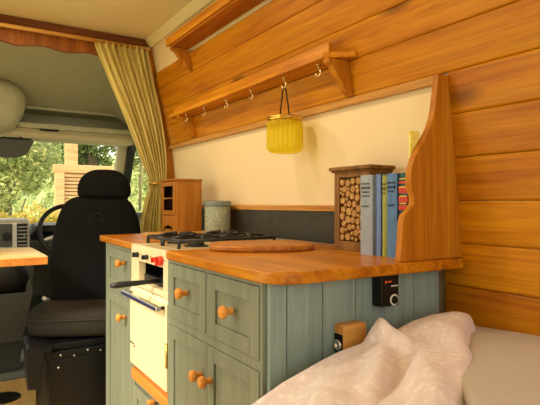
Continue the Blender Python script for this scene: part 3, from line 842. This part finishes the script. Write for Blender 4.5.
b = MB(); b.box(.375,.93,2.50,2.86,.34,.372); b.box(.40,.90,2.52,2.84,.372,.402); obj('swivel_plate', b, M['black'], st, bevel=.004)
b = MB(); b.prism([(.385,.0),(.93,.0),(.93,.34),(.385,.34)], 'y', 2.50, 2.88); obj('pedestal', b, M['black'], st, bevel=.006)
b = MB(); b.prism([(.300,.225),(.350,.225),(.362,.34),(.372,.40),(.30,.425),(.285,.40)], 'y', 2.47, 2.52); obj('side_cover', b, M['black'], st, bevel=.006, seg=3)
b = MB(); b.box(.30,.40,2.48,2.72,.375,.41); obj('side_rail', b, M['black'], st, bevel=.004)
for x, z in ((.44,.355),(.50,.345),(.56,.362),(.62,.352),(.43,.30),(.41,.08)):
    obj('bolt', MB().lathe([(.0045,0),(.0045,.003),(.003,.004)], (x, 2.50, z), 'y', 10, -1), M['chrome'], st)
obj('adjuster_knob', MB().tube([(SX-.255,2.80,.56),(SX-.285,2.79,.575)], .010, 10), M['silver'], st, smooth=True)

# ------------------------------------------------------------------ cab
# headliner: curved grey lining from the header board down to the windscreen
def hl(u, v):
    x = -.70 + 1.93*u
    y = YB+.03 + .99*v
    z = 1.99 - .05*v - .20*v**2.2
    e = abs(2*u-1); z -= .10*max(0,(e-.80)/.2)**2
    return (x, y, z)
b = MB().grid(hl, 30, 16)
hd_ = thing('cab_headliner', (.3, 3.5, 1.9), 'grey fabric cab headliner with storage recess above the windscreen', 'headliner')
obj('lining', b, M['headliner'], hd_, smooth=True, solid=.01)
# recess: back panel and floor, with side bulge left
b = MB(); b.box(.36, 1.24, 4.25, 4.27, 1.55, 1.80); b.box(-.72,1.24,4.02,4.28,1.735,1.755); b.box(1.215,1.24,3.86,4.27,1.50,1.76); obj('recess_back', b, M['headliner'], hd_)
b = MB(); b.prism([(3.85,1.575),(3.86,1.612),(3.90,1.618),(4.25,1.618),(4.25,1.575),(4.02,1.560)], 'x', .40, 1.215); 
obj('recess_shelf', b, M['headliner'], hd_, bevel=.006)
b = MB(); b.prism([(3.84,1.500),(3.83,1.535),(3.86,1.574),(3.95,1.574),(4.02,1.558),(4.02,1.50)], 'x', .30, 1.205)
obj('windscreen_bar', b, M['cabcream'], hd_, bevel=.012, seg=3)
b = MB(); b.box(.535,.66,3.832,3.85,1.561,1.572); obj('recess_handle', b, M['black'], hd_, bevel=.003)
b = MB()
b.loft([(3.86,1.70,-.72,.22,.185,2.6),(3.86,1.70,.26,.22,.185,2.6),(3.86,1.705,.34,.20,.17,2.6),(3.87,1.71,.39,.17,.14,2.6),(3.88,1.73,.43,.12,.09,2.4),(3.89,1.75,.45,.06,.04,2.2)], 28, 'x'); obj('console_bulge', b, M['headliner'], hd_, smooth=True)
b = MB(); b.prism(rounded([(-.25,1.36,.01),(.40,1.36,.02),(.455,1.39,.02),(.50,1.485,.02),(-.25,1.485,.01)]), 'y', 3.80, 3.815)
sv = thing('sun_visor', (.1, 3.81, 1.49), 'dark grey sun visor folded down at the top of the windscreen', 'sun visor')
obj('panel', b, M['darkgrey'], sv, bevel=.004)
for x in (-.15,.42): obj('mount', MB().tube([(x,3.815,1.488),(x,3.86,1.51)], .008, 8), M['black'], sv, smooth=True)
obj('rod', MB().tube([(-.2,3.815,1.49),(.48,3.815,1.49)], .006, 8), M['black'], sv, smooth=True)

# A-pillar and cab side with its door window
b = MB()
b.add([(1.115,3.93,1.57),(1.185,3.93,1.57),(1.205,4.02,1.57),(1.125,4.02,1.57),(1.19,4.46,.90),(1.25,4.40,.90),(1.27,4.55,.90),(1.20,4.58,.90)],
      [(0,1,2,3),(7,6,5,4),(0,4,5,1),(1,5,6,2),(2,6,7,3),(3,7,4,0)])
struct('trim_7', b, M['cabcream'], bevel=.008)
# driver door: a frame with pane
b = MB(); XD = 1.225
prof = [(3.14,1.545),(3.87,1.545),(4.00,1.49),(4.40,.93),(3.14,.93)]
inn = [(3.19,1.495),(3.85,1.495),(3.955,1.455),(4.29,.985),(3.19,.985)]
vs = [(XD-.055*max(0,(z-.93)),y,z) for y,z in prof]+[(XD-.055*max(0,(z-.93)),y,z) for y,z in inn]
vs += [(x+.05,y,z) for x,y,z in vs]
k = 5; fs = []
for i in range(k):
    j = (i+1)%k
    fs += [(i,j,j+k,i+k),(i+2*k,i+3*k,j+3*k,j+2*k),(i,i+2*k,j+2*k,j),(i+k,j+k,j+3*k,i+3*k)]
b.add(vs, fs); b.box(XD,XD+.05,3.14,4.42,.12,.93)
dd = struct('door_1', b, M['black'], bevel=.004)
b = MB(); b.add([(XD-.055*max(0,(z-.93))+.02,y,z) for y,z in inn]+[(XD-.055*max(0,(z-.93))+.024,y,z) for y,z in inn], [(0,1,2,3,4),(9,8,7,6,5)]+[(i,i+5,(i+1)%5+5,(i+1)%5) for i in range(5)])
struct('window_2', b, M['pane'])
b = MB(); b.box(XD-.07, XD+.01, 3.5, 3.512, .985, 1.50); 
b = MB(); b.tube([(1.19,3.60,1.52),(1.195,3.66,1.3),(1.20,3.70,1.0)], .010, 8); struct('trim_8', b, M['cabcream'], smooth=True)
b = MB(); b.box(XD-.01, XD+.06, YB+.03, 3.14, 0, 1.60); b.prism([(3.08,1.545),(3.9,1.545),(3.99,1.58),(3.99,1.97),(3.08,1.99)], 'x', XD-.03, XD+.05); struct('wall_right_cab', b, M['cabcream']).name = 'wall_right.003'
# far side of the cab
b = MB(); b.box(-.76,-.72, YB, 4.5, 0, .95); b.box(-.76,-.72, YB, 3.2, .95, 1.95); b.box(-.76,-.72,3.2,4.0,1.55,1.95); struct('wall_left_cab', b, M['cabcream']).name = 'wall_left.001'
b = MB(); b.prism([(3.2,.95),(4.4,.95),(4.0,1.55),(3.2,1.55)], 'x', -.745, -.74); struct('window_4', b, M['pane'])
# windscreen
b = MB(); b.add([(-.68,4.03,1.555),(1.14,4.03,1.555),(1.22,4.60,.895),(-.74,4.60,.895),(-.68,4.035,1.556),(1.14,4.035,1.556),(1.22,4.605,.896),(-.74,4.605,.896)],
      [(0,1,2,3),(7,6,5,4),(0,4,5,1),(1,5,6,2),(2,6,7,3),(3,7,4,0)])
struct('window_1', b, M['pane'])
# van roof over the cab, so that no sky falls in between lining and windscreen
b = MB(); b.prism([(YB,2.06),(3.4,2.05),(3.8,1.95),(4.06,1.78),(4.34,1.80),(4.06,1.56),(4.02,1.57),(4.02,1.60)][:4]+[(4.04,1.56),(4.00,1.56),(4.00,1.75),(3.75,1.92),(3.4,2.02),(YB,2.03)], 'x', -.76, 1.26)
b = MB(); b.prism([(YB+.02,2.02),(3.6,2.0),(4.05,1.86),(4.36,1.82),(4.36,1.60),(4.06,1.585),(4.03,1.555),(4.08,1.556),(4.40,1.58),(4.42,1.86),(4.1,1.91),(3.6,2.06),(YB+.02,2.08)], 'x', -.76, 1.26)
struct('ceiling_cab', b, M['bodypaint']).name = 'ceiling.001'
# bonnet below the windscreen
b = MB(); b.prism([(4.615,.60),(4.615,.87),(4.9,.82),(5.4,.62),(5.45,.3),(5.0,.1),(4.615,.1)], 'x', -.7, 1.2)
tag(obj('van_bonnet', b, M['bodypaint'], bevel=.04, seg=3, base=(.25,5,.1)), 'pale van bonnet in front of the windscreen', 'bonnet')

# dashboard
ds = thing('dashboard', (.25, 4.0, .4), 'dark grey dashboard with silver centre stack and slatted vents', 'dashboard')
b = MB(); b.prism([(3.90,.40),(3.86,.62),(3.80,.70),(3.80,.80),(3.86,.865),(4.0,.895),(4.55,.885),(4.57,.5),(4.57,.40)], 'x', -.72, 1.215)
obj('body', b, M['darkgrey'], ds, bevel=.02, seg=3)
b = MB(); b.prism([(3.62,.60),(3.60,.74),(3.63,.93),(3.67,.955),(3.84,.955),(3.84,.60)], 'x', .02, .448)
cst = obj('centre_stack', b, M['silver'], ds, bevel=.012, seg=3)
b = MB(); b.box(.07, .345, 3.594, 3.625, .78, .925); obj('radio', b, M['darkgrey'], cst, bevel=.004)
b = MB(); b.lathe([(.028,0),(.026,.012),(0,.013)], (.315, 3.595, .845), 'y', 24, -1); b.box(.10,.27,3.590,3.6,.895,.91)
obj('radio_dial', b, M['black'], cst)
b = MB(); b.box(.372, .432, 3.600, 3.64, .775, .925); vt = obj('vent', b, M['black'], cst, bevel=.003)
b = MB()
for k in range(6): b.box(.376, .428, 3.594, 3.604, .785+k*.023, .792+k*.023)
b.box(.41,.416,3.588,3.60,.84,.86)
obj('vent_slats', b, M['greyplastic'], vt)
b = MB(); b.lathe([(.03,0),(.032,.02),(.028,.03)], (.50,3.83,.83), 'y', 24, -1); obj('vent_ring', b, M['black'], ds)
b = MB(); b.prism([(3.72,.86),(3.74,.905),(3.85,.92),(4.0,.91),(4.0,.86)], 'x', .50, .86); obj('instrument_hood', b, M['black'], ds, bevel=.01, seg=3)

b = MB(); b.box(-.72, 1.22, 4.55, 4.60, -.02, .62); struct('wall_front', b, M['darkgrey'])
# steering wheel
SWc = Vector((.69, 3.58, .87)); tilt = R(28)
def wp(a, r, off=0):
    u = Vector((1,0,0)); w = Vector((0, math.sin(tilt), math.cos(tilt))); nrm = Vector((0,-math.cos(tilt), math.sin(tilt)))
    return SWc + u*math.cos(a)*r + w*math.sin(a)*r + nrm*off
sw = thing('steering_wheel', SWc, 'black steering wheel partly hidden behind the driver seat', 'steering wheel')
obj('rim', MB().tube([wp(2*PI*i/48, .19) for i in range(48)], .015, 12, closed=True), M['black'], sw, smooth=True)
for a in (R(200), R(-20), R(90+180-18), R(90+180+18)):
    obj('spoke', MB().tube([wp(a,.04), wp(a,.12,-.005), wp(a,.185)], [.018,.014,.010], 10), M['silver'] if a in (R(200),R(-20)) else M['black'], sw, smooth=True)
b = MB(); b.loft([(SWc.x, SWc.z, 3.60,.05,.045,3),(SWc.x, SWc.z, 3.56,.06,.055,3),(SWc.x, SWc.z, 3.545,.045,.04,3)], 24, 'y'); obj('hub', b, M['black'], sw, smooth=True)
obj('column', MB().tube([SWc+Vector((0,.03,-.01)), SWc+Vector((0,.26,-.12))], [.035,.05], 14), M['black'], sw, smooth=True)

# centre console bin under the dash
cn = thing('centre_console', (.33, 3.5, 0), 'grey plastic centre console bin below the table', 'console')
b = MB()
b.prism([(.22,.20),(.39,.20),(.455,.50),(.44,.60),(.42,.56),(.41,.50),(.22,.50),(.20,.60),(.16,.50)], 'y', 3.50, 3.52)
b.prism([(.24,.0),(.38,.0),(.455,.50),(.47,.66),(.15,.66),(.16,.50)], 'y', 3.58, 3.70)
obj('bin', b, M['darkgrey'], cn, bevel=.005)
b = MB(); b.loft([(.31,3.56,.50,.115,.05,3),(.31,3.56,.57,.125,.06,3),(.31,3.57,.63,.11,.06,3),(.31,3.58,.68,.07,.045,3),(.30,3.585,.715,.03,.03,2.4)], 28); obj('gaiter', b, M['black'], cn, smooth=True)
obj('gear_knob', MB().lathe([(.012,0),(.012,.02),(.026,.035),(.028,.05),(.018,.065),(0,.068)], (.30,3.575,.705), 'z', 20), M['silver'], cn, smooth=True)
b = MB(); b.box(.44,.58,3.45,3.62,-.004,.012); b.prism([(.44,.0),(.58,.0),(.56,.06),(.46,.06)], 'y', 3.58, 3.60)
tag(obj('floor_mat', b, M['darkgrey'], bevel=.004, base=(.5,3.5,-.004)), 'dark grey mat on the cab floor beside the seat', 'mat')

# ------------------------------------------------------------------ ceiling lamps (behind and above the camera)
def lamp(x, y, e, label):
    t = thing('ceiling_light', (x, y, CEIL-.02), label, 'light', 'round ceiling lights')
    obj('bezel', MB().lathe([(.045,0),(.045,-.012),(.036,-.016)], (x,y,CEIL), 'z', 28), M['chrome'], t, smooth=False)
    obj('lens', MB().lathe([(.034,0),(.034,-.0175),(0,-.018)], (x,y,CEIL), 'z', 28), M['glow'], t)
    l = bpy.data.lights.new('lamp_bulb', 'AREA'); l.shape = 'DISK'; l.size = .09; l.energy = e; l.color = (1,.80,.48)
    lo = bpy.data.objects.new('lamp_bulb', l); C.objects.link(lo); lo.location = (x,y,CEIL-.03)
LE = 6.0
lamp(.25, .55, 1.0, 'round ceiling light over the bed foot')
lamp(.25, 1.45, LE, 'round ceiling light over the aisle by the drawers')
lamp(.25, 2.35, 7.5, 'round ceiling light nearest the cab')
lamp(.25, -.35, 1.0, 'round ceiling light over the pillow end')

# ------------------------------------------------------------------ outside
b = MB(); b.box(-30, 40, -20, 45, -.72, -.62)
g = tag(obj('lawn', b, M['grass']), 'pale green lawn outside the van', 'lawn'); g['kind'] = 'structure'; g.name = 'ground'
def tree(x, y, h, cr, mat, nl, label, zc=None, leaf=.14, seed=1, group='trees outside the windscreen', squash=1.0, name='tree', cat='tree'):
    random.seed(seed)
    t = thing(name, (x, y, -.62), label, cat, group)
    b = MB(); zt_ = h*.75
    b.tube([(x,y,-.62),(x+.05,y,zt_*.4),(x-.06,y+.05,zt_*.8),(x,y,zt_)], [.16*(h/6)**2,.12*(h/6)**2,.08*(h/6)**2,.01], 10)
    for i in range(7):
        a = random.uniform(0,2*PI); z = random.uniform(.25,.8)*zt_
        b.tube([(x,y,z),(x+cr*.4*math.cos(a),y+cr*.4*math.sin(a),z+.3*cr),(x+cr*.8*math.cos(a),y+cr*.8*math.sin(a),z+.45*cr)], [.02*cr,.014*cr,.006*cr], 6)
    obj('trunk', b, M['bark'], t, smooth=True)
    b = MB(); zc = zc if zc is not None else h*.6
    clumps = [(random.gauss(0,.45)*cr, random.gauss(0,.45)*cr, random.gauss(0,.42)*cr*squash, random.uniform(.25,.5)*cr) for _ in range(26)]
    for i in range(nl):
        cx_, cy_, cz_, rr = random.choice(clumps)
        d = Vector((random.gauss(0,1),random.gauss(0,1),random.gauss(0,1))).normalized()*rr*random.uniform(.4,1)
        p = Vector((x+cx_, y+cy_, zc+cz_))+d
        if p.z < -.6: continue
        u = Vector((random.gauss(0,1),random.gauss(0,1),random.gauss(0,1))).normalized(); w = u.orthogonal().normalized()
        s = leaf*random.uniform(.6,1.3); 
        b.add([p-u*s*.5, p+w*s*.28, p+u*s*.5, p-w*s*.28], [(0,1,2,3)])
    obj('foliage', b, mat, t)
    return t
tree(1.0, 12, 5.5, 1.25, M['leaf'], 11000, 'bright green tree straight ahead, left of the shelter post', zc=2.0, seed=3, leaf=.10)
tree(3.6, 15.6, 7, 1.5, M['leafd'], 9000, 'dark green tree rising behind the timber shelter', zc=3.0, seed=5)
tree(-1.9, 12.5, 6, 1.2, M['leafd'], 3500, 'dark green tree furthest left beyond the windscreen', zc=2.2, seed=8)
tree(5.3, 12, 5.5, 1.2, M['leaf'], 4500, 'light green tree seen through the driver side window', zc=1.8, seed=9)
tree(1.4, 18.5, 8, 1.6, M['leafd'], 5000, 'tall dark tree in the distant centre beyond the windscreen', zc=3.2, seed=12, leaf=.2)
tree(.30, 7.3, 1.5, .31, M['leafy'], 3000, 'golden flowering shrub furthest left outside', zc=.66, leaf=.055, seed=21, group='shrubs outside', squash=1.3, name='shrub', cat='shrub')
tree(.86, 7.35, 1.5, .31, M['leafy'], 3000, 'golden flowering shrub left of the steering wheel', zc=.66, leaf=.055, seed=22, group='shrubs outside', squash=1.3, name='shrub', cat='shrub')
tree(1.42, 7.3, 1.5, .31, M['leafy'], 3000, 'golden flowering shrub behind the steering wheel', zc=.66, leaf=.055, seed=23, group='shrubs outside', squash=1.3, name='shrub', cat='shrub')
tree(3.6, 8.6, 2.4, .55, M['leaf'], 3200, 'green bush outside the driver side window', zc=.8, leaf=.09, seed=24, group='shrubs outside', name='shrub', cat='shrub')

sh = thing('timber_shelter', (2.1, 9.2, -.62), 'tan timber garden shelter with louvred panel beyond the windscreen', 'shelter')
b = MB(); b.box(1.50, 2.62, 9.15, 9.30, 1.58, 1.72); obj('top_beam', b, M['tan'], sh, bevel=.01)
for x in (1.52, 2.46): obj('post', MB().box(x, x+.14, 9.1, 9.24, -.62, 1.575), M['tan'], sh, bevel=.01)
obj('tall_post', MB().box(1.72, 1.92, 9.32, 9.46, -.62, 2.9), M['tan'], sh, bevel=.01)
obj('low_wall', MB().box(1.66, 2.46, 9.12, 9.2, -.62, 1.0), M['tan'], sh, bevel=.01)
b = MB()
for k in range(9): b.box(1.66, 2.46, 9.14, 9.17, 1.03+k*.06, 1.07+k*.06)
obj('louvres', b, M['tan'], sh)
obj('backing', MB().box(1.66, 2.46, 9.21, 9.24, -.62, 1.575), M['tan'], sh)

b = MB()
def hedge(u, v):
    x = -12 + 36*u; h = 4.2 + 1.1*noise.noise(Vector((x*.35, 0, 2))) + .5*noise.noise(Vector((x*1.1, 3, 2)))
    a = v*PI; z = -.62 + h*math.sin(a)**.55; y = 24 - 1.6*math.cos(a)
    p = Vector((x, y, z)); d = noise.noise(p*.9)*.55 + noise.noise(p*2.7)*.28
    return (x, y + (-1 if v < .5 else 1)*d, z + .6*d*(1 if 0 < v < 1 else 0))
b.grid(hedge, 260, 40)
tag(obj('hedge', b, mottled('hedge_leaves', srgb(104,128,66), srgb(186,194,124), 7), base=(6,24,-.62)), 'long tall green hedge along the far side of the lawn', 'hedge')

# ------------------------------------------------------------------ light
w = bpy.data.worlds.new('W'); bpy.context.scene.world = w; w.use_nodes = True
nt = w.node_tree; bg = nt.nodes['Background']
tc = nt.nodes.new('ShaderNodeTexCoord'); sp = nt.nodes.new('ShaderNodeSeparateXYZ'); nt.links.new(tc.outputs['Generated'], sp.inputs[0])
c = ramp(nt, sp.outputs[2], [(.0, (.80,.78,.62,1)), (.12, (1.0,.98,.88,1)), (1, (.90,.95,.97,1))])
nt.links.new(c, bg.inputs[0]); bg.inputs[1].default_value = 2.6
sun = bpy.data.lights.new('sun', 'SUN'); sun.energy = 4.0; sun.angle = R(12); sun.color = (1,.93,.74)
so_ = bpy.data.objects.new('sun', sun); C.objects.link(so_)
so_.rotation_euler = Vector((.75, .30, -.62)).to_track_quat('-Z','Y').to_euler()

# ------------------------------------------------------------------ camera
cam = bpy.data.cameras.new('camera'); cam.sensor_width = 36; cam.lens = 510/540*36; cam.clip_start = .01
co_ = bpy.data.objects.new('camera', cam); C.objects.link(co_)
yaw = R(32.27)
co_.location = (0,0,1.05); co_.rotation_euler = (R(90)+math.atan(1.5/510), 0, -yaw)
sc = bpy.context.scene; sc.camera = co_
sc.view_settings.view_transform = 'Standard'; sc.view_settings.look = 'None'; sc.view_settings.gamma = 1; sc.view_settings.exposure = .12
sc.view_settings.use_curve_mapping = False
